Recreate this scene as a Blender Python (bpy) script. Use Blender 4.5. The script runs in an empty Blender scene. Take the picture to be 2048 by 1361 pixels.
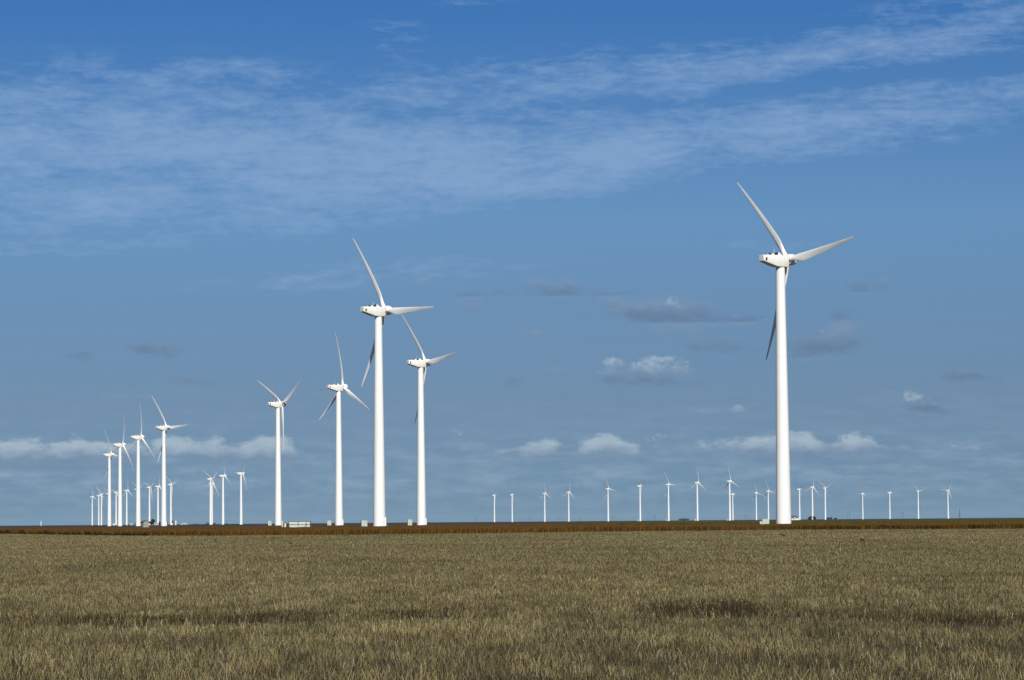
import bpy, bmesh, math, random
import numpy as np
from mathutils import Vector, Matrix

random.seed(7)
rng = np.random.default_rng(7)
sc = bpy.context.scene
col = sc.collection
R = math.radians
EYE = 2.2            # camera height above the field
F = 6000.0           # focal length in photograph pixels (photograph 2048 wide)
PITCH = math.atan(363 / F)
ROLL = R(0.45)

# ------------------------------------------------------------------ camera
fwd = Vector((0, math.cos(PITCH), math.sin(PITCH)))
r0 = Vector((1, 0, 0))
u0 = Vector((0, -math.sin(PITCH), math.cos(PITCH)))
rgt = r0 * math.cos(ROLL) - u0 * math.sin(ROLL)
up = u0 * math.cos(ROLL) + r0 * math.sin(ROLL)
cam_d = bpy.data.cameras.new('camera')
cam = bpy.data.objects.new('camera', cam_d)
col.objects.link(cam)
m3 = Matrix((rgt, up, -fwd)).transposed()
cam.matrix_world = Matrix.Translation((0, 0, EYE)) @ m3.to_4x4()
cam_d.sensor_width = 36
cam_d.lens = 36 * F / 2048
cam_d.clip_start = 0.5
cam_d.clip_end = 90000
sc.camera = cam


def eye_y(px):
    return 1043.5 - 0.00785 * (px - 1024)


def ray(px, py):
    return (fwd * F + rgt * (px - 1024) + up * (680.5 - py)).normalized()


def at(px, d, z=0.0):
    """ground point d metres out, in the bearing of photograph column px"""
    r = ray(px, eye_y(px))
    return Vector((r.x / r.y * d, d, z))


# ------------------------------------------------------------------ materials
class NT:
    def __init__(self, nt):
        self.nt = nt

    def n(self, t, **kw):
        nd = self.nt.nodes.new(t)
        for k, v in kw.items():
            setattr(nd, k, v)
        return nd

    def put(self, sock, v):
        if isinstance(v, bpy.types.NodeSocket):
            self.nt.links.new(v, sock)
        elif v is not None:
            sock.default_value = v

    def math(self, op, a, b=None, c=None, clamp=False):
        nd = self.n('ShaderNodeMath', operation=op)
        nd.use_clamp = clamp
        self.put(nd.inputs[0], a)
        if b is not None:
            self.put(nd.inputs[1], b)
        if c is not None:
            self.put(nd.inputs[2], c)
        return nd.outputs[0]

    def ramp(self, fac, stops, interp='LINEAR'):
        nd = self.n('ShaderNodeValToRGB')
        nd.color_ramp.interpolation = interp
        e = nd.color_ramp.elements
        while len(e) < len(stops):
            e.new(0.5)
        for el, (p, c) in zip(e, stops):
            el.position = p
            el.color = (*c, 1) if len(c) == 3 else c
        self.put(nd.inputs[0], fac)
        return nd.outputs[0]

    def mix(self, fac, a, b, blend='MIX'):
        nd = self.n('ShaderNodeMix', data_type='RGBA', blend_type=blend)
        self.put(nd.inputs[0], fac)
        self.put(nd.inputs[6], a if isinstance(a, bpy.types.NodeSocket) else (*a, 1))
        self.put(nd.inputs[7], b if isinstance(b, bpy.types.NodeSocket) else (*b, 1))
        return nd.outputs[2]

    def noise(self, vec, scale, detail=4, rough=0.55, dist=0.0):
        nd = self.n('ShaderNodeTexNoise')
        self.put(nd.inputs['Vector'], vec)
        nd.inputs['Scale'].default_value = scale
        nd.inputs['Detail'].default_value = detail
        nd.inputs['Roughness'].default_value = rough
        nd.inputs['Distortion'].default_value = dist
        return nd.outputs[0]

    def mapped(self, vec, loc=(0, 0, 0), rot=(0, 0, 0), scale=(1, 1, 1)):
        nd = self.n('ShaderNodeMapping')
        self.put(nd.inputs[0], vec)
        nd.inputs['Location'].default_value = loc
        nd.inputs['Rotation'].default_value = rot
        nd.inputs['Scale'].default_value = scale
        return nd.outputs[0]


def new_mat(name, rough=0.6, spec=0.3):
    m = bpy.data.materials.new(name)
    m.use_nodes = True
    t = NT(m.node_tree)
    b = m.node_tree.nodes['Principled BSDF']
    b.inputs['Roughness'].default_value = rough
    b.inputs['Specular IOR Level'].default_value = spec
    return m, t, b


def worn(name, c1, c2, scale=1.0, rough=0.5, stretch=(1, 1, 1), spec=0.3, lo=0.45, hi=0.75):
    """paint or metal with a faint second tone where it has weathered"""
    m, t, b = new_mat(name, rough, spec)
    tc = t.n('ShaderNodeTexCoord')
    v = t.mapped(tc.outputs['Object'], scale=stretch)
    f = t.noise(v, scale, 5, 0.6)
    f = t.ramp(f, [(lo, (0, 0, 0)), (hi, (1, 1, 1))])
    t.put(b.inputs['Base Color'], t.mix(f, c1, c2))
    return m


M = {}
M['tower'] = worn('tower_paint', (0.73, 0.74, 0.715), (0.67, 0.68, 0.64), 0.5, 0.42, (1, 1, 0.12))
M['nacelle'] = worn('nacelle_paint', (0.68, 0.68, 0.63), (0.60, 0.59, 0.53), 0.6, 0.45, (1, 1, 0.5))
M['blade'] = worn('blade_gelcoat', (0.83, 0.83, 0.80), (0.68, 0.68, 0.61), 0.5, 0.38, (1, 1, 0.35), 0.4, 0.45, 0.75)
M['hub'] = worn('hub_paint', (0.73, 0.74, 0.72), (0.65, 0.65, 0.61), 0.7, 0.4)
M['dark'] = worn('dark_grille', (0.012, 0.013, 0.018), (0.03, 0.03, 0.03), 3, 0.6)
M['steel'] = worn('dull_steel', (0.22, 0.23, 0.24), (0.12, 0.11, 0.10), 2, 0.5)
M['hut'] = worn('pale_green_cabinet', (0.40, 0.46, 0.385), (0.32, 0.375, 0.31), 1.2, 0.5)
M['hutroof'] = worn('cabinet_top', (0.42, 0.46, 0.42), (0.30, 0.33, 0.30), 1.5, 0.5)
M['white'] = worn('white_farm_paint', (0.74, 0.75, 0.70), (0.60, 0.60, 0.53), 0.7, 0.5)
M['cream'] = worn('cream_paint', (0.72, 0.62, 0.40), (0.55, 0.46, 0.28), 2, 0.5)
M['tankgrey'] = worn('grey_cream_tank', (0.55, 0.53, 0.42), (0.35, 0.33, 0.26), 2, 0.5)
M['rail'] = worn('dark_rail', (0.035, 0.04, 0.05), (0.08, 0.06, 0.05), 3, 0.55)
M['panel'] = worn('trailer_panel', (0.47, 0.51, 0.45), (0.38, 0.41, 0.35), 0.8, 0.45)
M['rubber'] = worn('tyre_rubber', (0.02, 0.02, 0.02), (0.05, 0.045, 0.04), 4, 0.8)
M['shedwall'] = worn('grey_green_boards', (0.25, 0.28, 0.23), (0.18, 0.20, 0.16), 1.5, 0.7, (1, 1, 0.2))
M['shedroof'] = worn('rusty_roof', (0.17, 0.075, 0.055), (0.10, 0.07, 0.06), 1.2, 0.6)
M['darkroof'] = worn('dark_roof', (0.030, 0.034, 0.050), (0.045, 0.045, 0.06), 0.5, 0.6)
M['darkwall'] = worn('dark_barn_wall', (0.05, 0.055, 0.07), (0.08, 0.075, 0.08), 0.5, 0.7)
M['pole'] = worn('weathered_pole', (0.07, 0.06, 0.055), (0.12, 0.10, 0.09), 1, 0.8)
M['glass'] = worn('window_glass', (0.02, 0.025, 0.03), (0.03, 0.03, 0.035), 1, 0.1)
M['bark'] = worn('bark', (0.06, 0.045, 0.03), (0.10, 0.08, 0.06), 3, 0.9)


def leaf_mat(name, attr=True, rough=0.75, transl=0.25):
    """blade / leaf surface whose colour is stored per blade"""
    m = bpy.data.materials.new(name)
    m.use_nodes = True
    t = NT(m.node_tree)
    nt = m.node_tree
    b = nt.nodes['Principled BSDF']
    b.inputs['Roughness'].default_value = rough
    b.inputs['Specular IOR Level'].default_value = 0.2
    a = t.n('ShaderNodeAttribute', attribute_name='tone')
    t.put(b.inputs['Base Color'], a.outputs['Color'])
    tr = t.n('ShaderNodeBsdfTranslucent')
    t.put(tr.inputs['Color'], a.outputs['Color'])
    mx = t.n('ShaderNodeMixShader')
    mx.inputs[0].default_value = transl
    nt.links.new(b.outputs[0], mx.inputs[1])
    nt.links.new(tr.outputs[0], mx.inputs[2])
    nt.links.new(mx.outputs[0], nt.nodes['Material Output'].inputs[0])
    return m


M['straw'] = leaf_mat('straw', transl=0.15)
M['cropleaf'] = leaf_mat('crop_leaf', transl=0.2)
M['leaf'] = leaf_mat('tree_leaf', transl=0.15)


def soil_mat(name, stops, s1, s2, stretch=(1, 1, 1)):
    m, t, b = new_mat(name, 0.95, 0.1)
    g = t.n('ShaderNodeNewGeometry')
    v = t.mapped(g.outputs['Position'], scale=stretch)
    f1 = t.noise(v, s1, 6, 0.65)
    f2 = t.noise(v, s2, 4, 0.6)
    f = t.math('ADD', t.math('MULTIPLY', f1, 0.6), t.math('MULTIPLY', f2, 0.4))
    t.put(b.inputs['Base Color'], t.ramp(f, stops))
    bp = t.n('ShaderNodeBump')
    bp.inputs['Strength'].default_value = 0.6
    bp.inputs['Distance'].default_value = 0.05
    t.put(bp.inputs['Height'], f2)
    t.put(b.inputs['Normal'], bp.outputs[0])
    return m


M['ground'] = soil_mat('plain_soil', [(0.3, (0.045, 0.040, 0.032)), (0.5, (0.06, 0.052, 0.040)), (0.7, (0.055, 0.055, 0.034))], 0.004, 0.05)
M['litter'] = soil_mat('stubble_litter', [(0.3, (0.022, 0.016, 0.008)), (0.5, (0.045, 0.036, 0.019)), (0.7, (0.085, 0.069, 0.036))], 6.0, 0.35)
M['canopy_rust'] = soil_mat('rust_canopy', [(0.3, (0.045, 0.022, 0.004)), (0.5, (0.085, 0.041, 0.006)), (0.7, (0.11, 0.060, 0.009))], 0.9, 0.06)
M['canopy_green'] = soil_mat('green_canopy', [(0.3, (0.032, 0.032, 0.005)), (0.5, (0.055, 0.053, 0.006)), (0.7, (0.075, 0.065, 0.009))], 0.6, 0.02)
M['canopy_dull'] = soil_mat('dull_canopy', [(0.3, (0.028, 0.024, 0.020)), (0.5, (0.042, 0.036, 0.027)), (0.7, (0.044, 0.044, 0.022))], 0.05, 0.008)


# ------------------------------------------------------------------ mesh helpers
def link(name, me, mat=None, parent=None):
    o = bpy.data.objects.new(name, me)
    col.objects.link(o)
    if mat is not None and me is not None:
        me.materials.append(mat)
    if parent is not None:
        o.parent = parent
    return o


def build(name, bm, mat, parent=None, smooth=False, angle=35):
    bmesh.ops.recalc_face_normals(bm, faces=bm.faces)
    me = bpy.data.meshes.new(name)
    bm.to_mesh(me)
    bm.free()
    if smooth:
        for p in me.polygons:
            p.use_smooth = True
        me.set_sharp_from_angle(angle=R(angle))
    return link(name, me, mat, parent)


def tag(o, label=None, cat=None, group=None, kind=None):
    if label:
        o['label'] = label
    if cat:
        o['category'] = cat
    if group:
        o['group'] = group
    if kind:
        o['kind'] = kind
    return o


def empty(name, loc=(0, 0, 0), rz=0.0):
    o = bpy.data.objects.new(name, None)
    o.empty_display_size = 0.5
    o.location = loc
    o.rotation_euler = (0, 0, rz)
    col.objects.link(o)
    return o


KIDS = {}


def kids(o):
    return [c for c in list(bpy.data.objects) if c.parent == o]


def copy_tree(o, parent=None, cache=None):
    c = o.copy()
    col.objects.link(c)
    if parent is not None:
        c.parent = parent
    if cache is None:
        cache = {}
        for x in bpy.data.objects:
            cache.setdefault(x.parent.name if x.parent else None, []).append(x)
    for ch in cache.get(o.name, []):
        copy_tree(ch, c, cache)
    return c


def box(bm, c, s, bev=0.0, rot=0.0):
    r = bmesh.ops.create_cube(bm, size=1.0)
    vs = r['verts']
    bmesh.ops.scale(bm, vec=s, verts=vs)
    if bev > 0:
        es = list({e for v in vs for e in v.link_edges})
        rr = bmesh.ops.bevel(bm, geom=es, offset=bev, segments=2, profile=0.6, affect='EDGES')
        vs = list({v for f in rr['faces'] for v in f.verts} | {v for v in vs if v.is_valid})
    if rot:
        bmesh.ops.rotate(bm, cent=(0, 0, 0), matrix=Matrix.Rotation(rot, 3, 'Z'), verts=vs)
    bmesh.ops.translate(bm, vec=c, verts=vs)
    return vs


def lathe(bm, prof, seg=32, axis='Z'):
    """prof: list of (radius, height)"""
    rings = []
    for r, h in prof:
        ring = []
        if r < 1e-5:
            p = (0, 0, h) if axis == 'Z' else (h, 0, 0)
            ring = [bm.verts.new(p)]
        else:
            for k in range(seg):
                a = 2 * math.pi * k / seg
                p = (r * math.cos(a), r * math.sin(a), h) if axis == 'Z' else (h, r * math.cos(a), r * math.sin(a))
                ring.append(bm.verts.new(p))
        rings.append(ring)
    for a, b in zip(rings, rings[1:]):
        if len(a) == 1 and len(b) == 1:
            continue
        for k in range(seg):
            k2 = (k + 1) % seg
            if len(a) == 1:
                bm.faces.new((a[0], b[k], b[k2]))
            elif len(b) == 1:
                bm.faces.new((a[k], a[k2], b[0]))
            else:
                bm.faces.new((a[k], a[k2], b[k2], b[k]))
    for ring in (rings[0], rings[-1]):
        if len(ring) > 1:
            bm.faces.new(ring)


def tube(bm, p, q, r0_, r1_=None, seg=8):
    p, q = Vector(p), Vector(q)
    r1_ = r0_ if r1_ is None else r1_
    d = (q - p).normalized()
    a = d.orthogonal().normalized()
    b = d.cross(a)
    A, B = [], []
    for k in range(seg):
        t = 2 * math.pi * k / seg
        o = a * math.cos(t) + b * math.sin(t)
        A.append(bm.verts.new(p + o * r0_))
        B.append(bm.verts.new(q + o * r1_))
    for k in range(seg):
        k2 = (k + 1) % seg
        bm.faces.new((A[k], A[k2], B[k2], B[k]))
    bm.faces.new(A)
    bm.faces.new(B)


# ------------------------------------------------------------------ wind turbine
TOP = 68.2           # tower height
HUBZ = 1.85          # rotor axis above tower top, over the tower
TILT = R(4.5)        # rotor shaft tilts up at the front
HUBX = 2.68          # rotor plane ahead of the tower axis
RAD = 28.0


def make_turbine():
    root = empty('wind_turbine')
    bm = bmesh.new()
    prof = []

    def rad(z):
        return 2.0 + (1.17 - 2.0) * z / TOP
    for z0, z1 in ((0, 21.3), (21.36, 44.7), (44.76, TOP - 0.12)):
        n = 6
        for k in range(n + 1):
            z = z0 + (z1 - z0) * k / n
            prof.append((rad(z), z))
        if z1 < TOP - 1:
            prof += [(rad(z1) + 0.035, z1 + 0.005), (rad(z1) + 0.035, z1 + 0.055)]
    prof += [(1.17, TOP - 0.1), (1.26, TOP - 0.095), (1.26, TOP + 0.06)]
    lathe(bm, prof, 48)
    tower = build('tower', bm, M['tower'], root, True, 30)
    bm = bmesh.new()                                           # concrete foot
    lathe(bm, [(2.45, 0), (2.45, 0.3), (2.3, 0.34), (2.1, 0.34)], 40)
    build('plinth', bm, M['steel'], tower, True, 30)
    bm = bmesh.new()                                           # door on the service side
    box(bm, (0, -2.0, 2.1), (0.95, 0.16, 2.2), 0.05)
    build('door', bm, M['hub'], tower)

    # nacelle: lofted chamfered sections along +X
    st = [(-6.38, 0.88, 1.45, 2.88), (-6.22, 1.02, 1.32, 3.00), (-5.0, 1.18, 0.98, 3.05), (-3.4, 1.30, 0.50, 3.07),
          (-1.9, 1.38, 0.10, 3.08), (-1.2, 1.40, 0.06, 3.08), (1.65, 1.40, 0.06, 3.08), (1.9, 1.30, 0.16, 2.98)]
    bm = bmesh.new()
    rings = []
    for a, w, zb, zt in st:
        c = 0.17
        pts = [(-w + c, zb), (w - c, zb), (w - 0.05, zb + 0.05), (w, zb + c), (w, zt - c), (w - 0.05, zt - 0.05), (w - c, zt),
               (-w + c, zt), (-w + 0.05, zt - 0.05), (-w, zt - c), (-w, zb + c), (-w + 0.05, zb + 0.05)]
        rings.append([bm.verts.new((a, y, z)) for y, z in pts])
    for A, B in zip(rings, rings[1:]):
        for k in range(12):
            k2 = (k + 1) % 12
            bm.faces.new((A[k], A[k2], B[k2], B[k]))
    bm.faces.new(rings[0])
    bm.faces.new(rings[-1])
    nac = build('nacelle', bm, M['nacelle'], root, True, 25)
    nac.location = (0, 0, TOP)
    for s in (-1, 1):                                          # louvres near the rear corner, one each side
        bm = bmesh.new()
        for k in range(6):
            z = 1.52 + k * 0.15
            box(bm, (-5.55 + 0.035 * (k - 2.5), s * 1.135, z), (0.50, 0.06, 0.135), 0.01)
        build('side_vent', bm, M['dark'], nac)
    for a, ln, w, h in ((-1.15, 1.45, 1.15, 0.78), (-3.25, 1.1, 1.05, 0.52), (-4.75, 0.5, 0.9, 0.24)):
        bm = bmesh.new()                                       # hood sloping down toward the rotor
        z0 = 3.04
        v = [bm.verts.new(p) for p in ((a, -w / 2, z0), (a, w / 2, z0), (a + ln, w / 2, z0), (a + ln, -w / 2, z0),
                                       (a, -w / 2, z0 + h), (a, w / 2, z0 + h), (a + ln * 0.35, w / 2, z0 + h), (a + ln * 0.35, -w / 2, z0 + h))]
        for f in ((0, 1, 2, 3), (4, 5, 6, 7), (0, 1, 5, 4), (2, 3, 7, 6), (1, 2, 6, 5), (0, 3, 7, 4)):
            bm.faces.new([v[i] for i in f])
        build('roof_hood', bm, M['nacelle'], nac)
        bm = bmesh.new()
        box(bm, (a - 0.12, 0, z0 + 0.02 + h * 0.48), (0.24, w * 0.98, h * 0.94), 0.02)
        build('hood_grille', bm, M['dark'], nac)
    bm = bmesh.new()
    tube(bm, (-1.75, 0.3, 3.0), (-1.75, 0.3, 4.45), 0.035, 0.025, 6)
    tube(bm, (-1.75, 0.0, 4.25), (-1.75, 0.6, 4.25), 0.02, 0.02, 6)
    lathe_bits = bmesh.ops.create_uvsphere(bm, u_segments=8, v_segments=6, radius=0.11)
    bmesh.ops.translate(bm, vec=(-1.75, 0.3, 4.5), verts=lathe_bits['verts'])
    build('wind_sensor', bm, M['hub'], nac, True)

    bm = bmesh.new()
    lathe(bm, [(1.02, 1.86), (1.02, 2.3), (1.12, 2.3), (1.12, 2.36)], 32, 'X')
    o = build('bearing_collar', bm, M['dark'], root, True, 30)
    o.location = (0, 0, TOP + HUBZ)
    o.rotation_euler = (0, -TILT, 0)
    bm = bmesh.new()
    lathe(bm, [(1.15, 2.34), (1.36, 2.40), (1.46, 2.6), (1.5, 3.0), (1.5, 3.9), (1.44, 4.35), (1.28, 4.75), (1.0, 5.08), (0.6, 5.3), (0, 5.38)], 40, 'X')
    o = build('hub', bm, M['hub'], root, True, 40)
    o.location = (0, 0, TOP + HUBZ)
    o.rotation_euler = (0, -TILT, 0)

    # blade: origin on the hub axis, long axis +Z, leading edge +Y, upwind +X
    bm = bmesh.new()
    sts = [(1.05, 1.30, 1.0, 14, 0.5), (1.9, 1.30, 1.0, 14, 0.5), (2.7, 1.42, 0.84, 14, 0.46), (3.6, 1.75, 0.60, 14, 0.40), (4.7, 2.12, 0.42, 13, 0.35),
           (5.7, 2.34, 0.32, 12, 0.31), (6.8, 2.30, 0.28, 10, 0.30), (9, 2.08, 0.24, 7, 0.30), (12, 1.78, 0.21, 4.5, 0.30), (15, 1.52, 0.19, 2.8, 0.30),
           (18, 1.27, 0.18, 1.6, 0.30), (21, 1.02, 0.17, 0.9, 0.30), (24, 0.79, 0.16, 0.4, 0.30), (26.3, 0.60, 0.16, 0.2, 0.30), (27.4, 0.46, 0.15, 0, 0.32),
           (27.85, 0.28, 0.14, 0, 0.40), (28.0, 0.08, 0.2, 0, 0.5)]
    NS = 20
    rings = []
    for r, c, th, tw, ax in sts:
        x0 = 0.9 * r / RAD - 2.05 * (r / RAD) ** 2
        t = R(tw * 0.75 + 0.5)
        ring = []
        for k in range(NS):
            a = 2 * math.pi * k / NS
            s = 0.5 * (1 + math.cos(a))                        # 1 at leading edge, 0 at trailing edge
            circ = min(1.0, max(0.0, (th - 0.3) / 0.7))
            foil = (0.25 + 0.75 * math.sin(math.pi * min(1, s ** 0.75)) ** 0.5) if 0 < s < 1 else 0
            prof_ = abs(math.sin(a)) * (circ + (1 - circ) * (0.35 + 0.85 * s))
            y = (s - (1 - ax)) * c
            x = 0.5 * c * th * prof_ * (1 if math.sin(a) > 0 else -1)
            yy = y * math.cos(t) - x * math.sin(t)
            xx = x * math.cos(t) + y * math.sin(t)
            ring.append(bm.verts.new((xx + x0, yy, r)))
        rings.append(ring)
    for A, B in zip(rings, rings[1:]):
        for k in range(NS):
            k2 = (k + 1) % NS
            bm.faces.new((A[k], A[k2], B[k2], B[k]))
    bm.faces.new(rings[0])
    bm.faces.new(rings[-1])
    b0 = build('blade', bm, M['blade'], root, True, 50)
    b0.location = (HUBX * math.cos(TILT), 0, TOP + HUBZ + HUBX * math.sin(TILT))
    for k in (1, 2):
        b = b0.copy()
        col.objects.link(b)
        b.parent = root
    return root


def cabinet_on_tower(tower, root_rz, bearing):
    """small service cabinet and steps fixed to the tower foot, on the given compass side"""
    bm = bmesh.new()
    a = R(90 - bearing) - root_rz
    box(bm, (1.95, 0, 2.55), (0.62, 1.1, 2.6), 0.05, 0)
    box(bm, (2.05, 0, 1.18), (0.7, 1.2, 0.12), 0.03, 0)
    for k in range(5):
        box(bm, (2.2 + 0.1 * k, 0.9, 1.08 - 0.22 * k), (0.26, 0.6, 0.06), 0.01, 0)
    bmesh.ops.rotate(bm, cent=(0, 0, 0), matrix=Matrix.Rotation(a, 3, 'Z'), verts=bm.verts)
    build('entry_cabinet', bm, M['hub'], tower)


# px of base, hub row in the photograph, phase, compass bearing of the rotor axis, service cabinet bearing, label
TURB = [
    (1567.2, 519, -38, 55, None, 'largest white wind turbine, standing alone at right beside a pale green two-part cabinet'),
    (758.8, 621, -29, 52, 100, 'tallest white turbine of the cluster left of centre, one blade pointing level right'),
    (842.9, 726, -36.5, 58, 95, 'second tallest turbine of the cluster, right of the tallest, one blade slanting up right'),
    (678.0, 775, -4, 55, 95, 'white turbine with one blade nearly straight up, just left of the tallest of its cluster'),
    (556.5, 809, -58.5, 55, None, 'white turbine with two blades raised in a V, beside the white farm trailer'),
    (327.6, 856, -32.5, 49, 95, 'tallest of the four large white turbines at left, right of the grey shed'),
    (276.4, 875.2, 7.5, 55, None, 'white turbine directly left of the grey shed, one blade straight up'),
    (240.0, 890.4, 17.5, 56, None, 'second from left of the four large white turbines at left, blade leaning slightly right'),
    (218.7, 910.3, -24, 56, None, 'leftmost and shortest of the four large white turbines at left, upper blade leaning left'),
    (184.4, 994.3, -10, 53, None, 'small distant white turbine at the far left end of the line of towers'),
    (197.5, 992.2, -21, 53, None, 'small distant white turbine second from the far left, close beside the third'),
    (202.8, 989.3, -56, 53, None, 'small distant white turbine third from the far left, two blades raised in a V'),
    (216.4, 988, -56, 53, None, 'small distant turbine mostly hidden behind the leftmost of the four large towers at left'),
    (232.2, 985.6, -77, 53, None, 'small distant turbine close against the left side of the second large tower at left'),
    (253.4, 981.8, 4, 53, None, 'small distant turbine clear in the gap between the second and third large left towers'),
    (274.5, 979.3, -56, 53, None, 'small distant turbine with its tower hidden behind the large tower left of the shed'),
    (299.0, 975.6, -68, 53, None, 'small distant white turbine rising behind the grey shed, two blades raised'),
    (316.0, 973.7, 6, 53, None, 'small distant turbine tight against the left side of the large tower right of the shed'),
    (341.8, 970, -52, 53, None, 'small distant white turbine rising behind the round white farm tank'),
    (421.2, 958.7, -61, 53, None, 'front one of two overlapping mid-distance turbines, its raised blades in a V'),
    (423.9, 968, 19, 53, None, 'rear one of two overlapping mid-distance turbines, its hub a little lower'),
    (446.2, 952.4, 3, 60, None, 'mid-distance white turbine with one blade straight up, right of the two overlapping towers'),
    (482.2, 947.5, 33, 62, None, 'mid-distance white turbine with a blade pointing level left, left of the service hut'),
    (989.0, 991.3, -56, 62, None, 'far white turbine, leftmost of the long row on the right horizon'),
    (1024.5, 990.3, -54, 62, None, 'far white turbine second from left in the long row on the right horizon'),
    (1089.7, 987.4, -1, 53, None, 'far white turbine third from left in the right horizon row, over dark bushes'),
    (1137.7, 984.9, 9, 53, None, 'far white turbine fourth from left in the right horizon row, one blade up'),
    (1216.5, 978.6, -20, 53, None, 'far white turbine fifth from left in the right row, beside a twin pole'),
    (1280.6, 972.7, -52, 68, None, 'far white turbine sixth from left in the right row, seen nearly edge-on'),
    (1337.4, 969.8, -27, 53, None, 'far white turbine left of the long dark barn, one blade level right'),
    (1395.1, 966, 4, 53, None, 'far white turbine right of the long dark barn, blades in an upright three-pointed star'),
    (1460.0, 963.2, -6, 53, None, 'far white turbine with the highest hub of the right horizon row'),
    (1465.9, 988.8, 8, 78, None, 'far low white turbine almost touching the highest turbine of the right horizon row'),
    (1512.9, 986.6, -14, 53, None, 'far white turbine rising left of the two-part cabinet by the biggest turbine'),
    (1537.0, 983, -17, 53, None, 'far white turbine rising right behind the two-part cabinet, close left of the biggest tower'),
    (1599.5, 979.3, -56, 74, None, 'far white turbine beside the white farmhouse, seen nearly edge-on'),
    (1625.3, 975, 12, 53, None, 'far white turbine rising between the two round dark trees, one blade up'),
    (1650.9, 977, -54, 55, None, 'far white turbine with blades in a wide V, right of two round trees'),
    (1725.8, 988.3, -3, 66, None, 'far white turbine fourth from the right end of the horizon row'),
    (1780.0, 986, 4, 82, None, 'far white turbine third from the right end, edge-on, blades hardly showing'),
    (1836.9, 983.3, -42, 53, None, 'far white turbine second from the right end, long blade up to the left'),
    (1896.5, 981.5, 35, 53, None, 'far white turbine at the right end of the row, next to the dark mast'),
]
proto = make_turbine()
tdist = []
for i, (px, hy, ph, bear, cab, lab) in enumerate(TURB):
    d = (TOP + 2.0 - EYE) * F / (eye_y(px) - hy)
    tdist.append(d)
    o = proto if i == 0 else copy_tree(proto)
    o.location = at(px, d)
    rz = R(90 - bear)
    o.rotation_euler = (0, 0, rz)
    tag(o, lab, 'wind turbine', 'wind turbines of the farm')
    k = 0
roots = [x for x in bpy.data.objects if x.name.startswith('wind_turbine')]
roots.sort(key=lambda o: o.name)
for o, T in zip(roots, TURB):
    assert o['label'] == T[5]
    bl = [c for c in o.children if c.name.startswith('blade')]
    for k, b in enumerate(bl):
        b.rotation_euler = (R(T[2] + 120 * k), -TILT, 0)
for o, T in zip(roots, TURB):
    if T[4] is not None:
        tw = [c for c in o.children if c.name.startswith('tower')][0]
        cabinet_on_tower(tw, o.rotation_euler.z, T[4])


# ------------------------------------------------------------------ service huts beside towers
def make_hut():
    root = empty('service_hut')
    bm = bmesh.new()
    box(bm, (0, 0, 0.12), (2.2, 2.2, 0.24), 0.02)
    build('base', bm, M['steel'], root)
    bm = bmesh.new()
    box(bm, (0, 0, 1.72), (2.0, 2.0, 2.95), 0.03)
    build('body', bm, M['hut'], root)
    bm = bmesh.new()
    box(bm, (0, 0, 3.26), (2.16, 2.16, 0.13), 0.03)
    build('roof', bm, M['hutroof'], root)
    bm = bmesh.new()
    box(bm, (-0.42, -1.02, 1.5), (0.8, 0.05, 2.2), 0.01)
    dr = build('door', bm, M['hut'], root)
    bm = bmesh.new()
    tube(bm, (-0.12, -1.06, 1.4), (-0.12, -1.06, 1.65), 0.025)
    build('handle', bm, M['rail'], dr)
    bm = bmesh.new()
    for k in range(4):
        box(bm, (0.5, -1.02, 2.3 + 0.12 * k), (0.6, 0.05, 0.07), 0.01)
    build('louvre', bm, M['hutroof'], root)
    return root


hut = make_hut()
HUTS = [   # px centre, distance, top row, scale xy, turn, label
    (728.0, 950, 1041.0, 0.92, 12, 'pale green service hut just left of the tallest turbine of the cluster'),
    (819.5, 1262, 1039.0, 0.90, 9, 'pale green service hut between the two tallest turbines of the cluster left of centre'),
    (658.3, 1480, 1041.5, 0.98, 8, 'pale green service hut left of the turbine with one blade straight up in the cluster'),
    (539.5, 1690, 1042.0, 0.96, 6, 'pale green service hut left of the V-bladed turbine beside the trailer'),
    (1275.6, 5890, 1039.8, 1.0, 0, 'tiny white hut at the foot of the edge-on turbine on the right horizon'),
    (1333.0, 5690, 1039.2, 1.0, 0, 'tiny white hut left of the dark barn, at the foot of the turbine there'),
    (1390.4, 5430, 1037.4, 1.0, 0, 'tiny pale hut right of the dark barn, beside the star-bladed turbine'),
    (1455.3, 5270, 1038.4, 1.0, 0, 'tiny white hut at the foot of the highest turbine of the right horizon row'),
]
for i, (px, d, ty, s, turn, lab) in enumerate(HUTS):
    o = hut if i == 0 else copy_tree(hut)
    o.location = at(px, d)
    h = EYE + (eye_y(px) - ty) * d / F
    o.scale = (s, s, h / 3.32)
    o.rotation_euler = (0, 0, R(turn))
    tag(o, lab, 'service hut', 'service huts beside the turbines')

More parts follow.
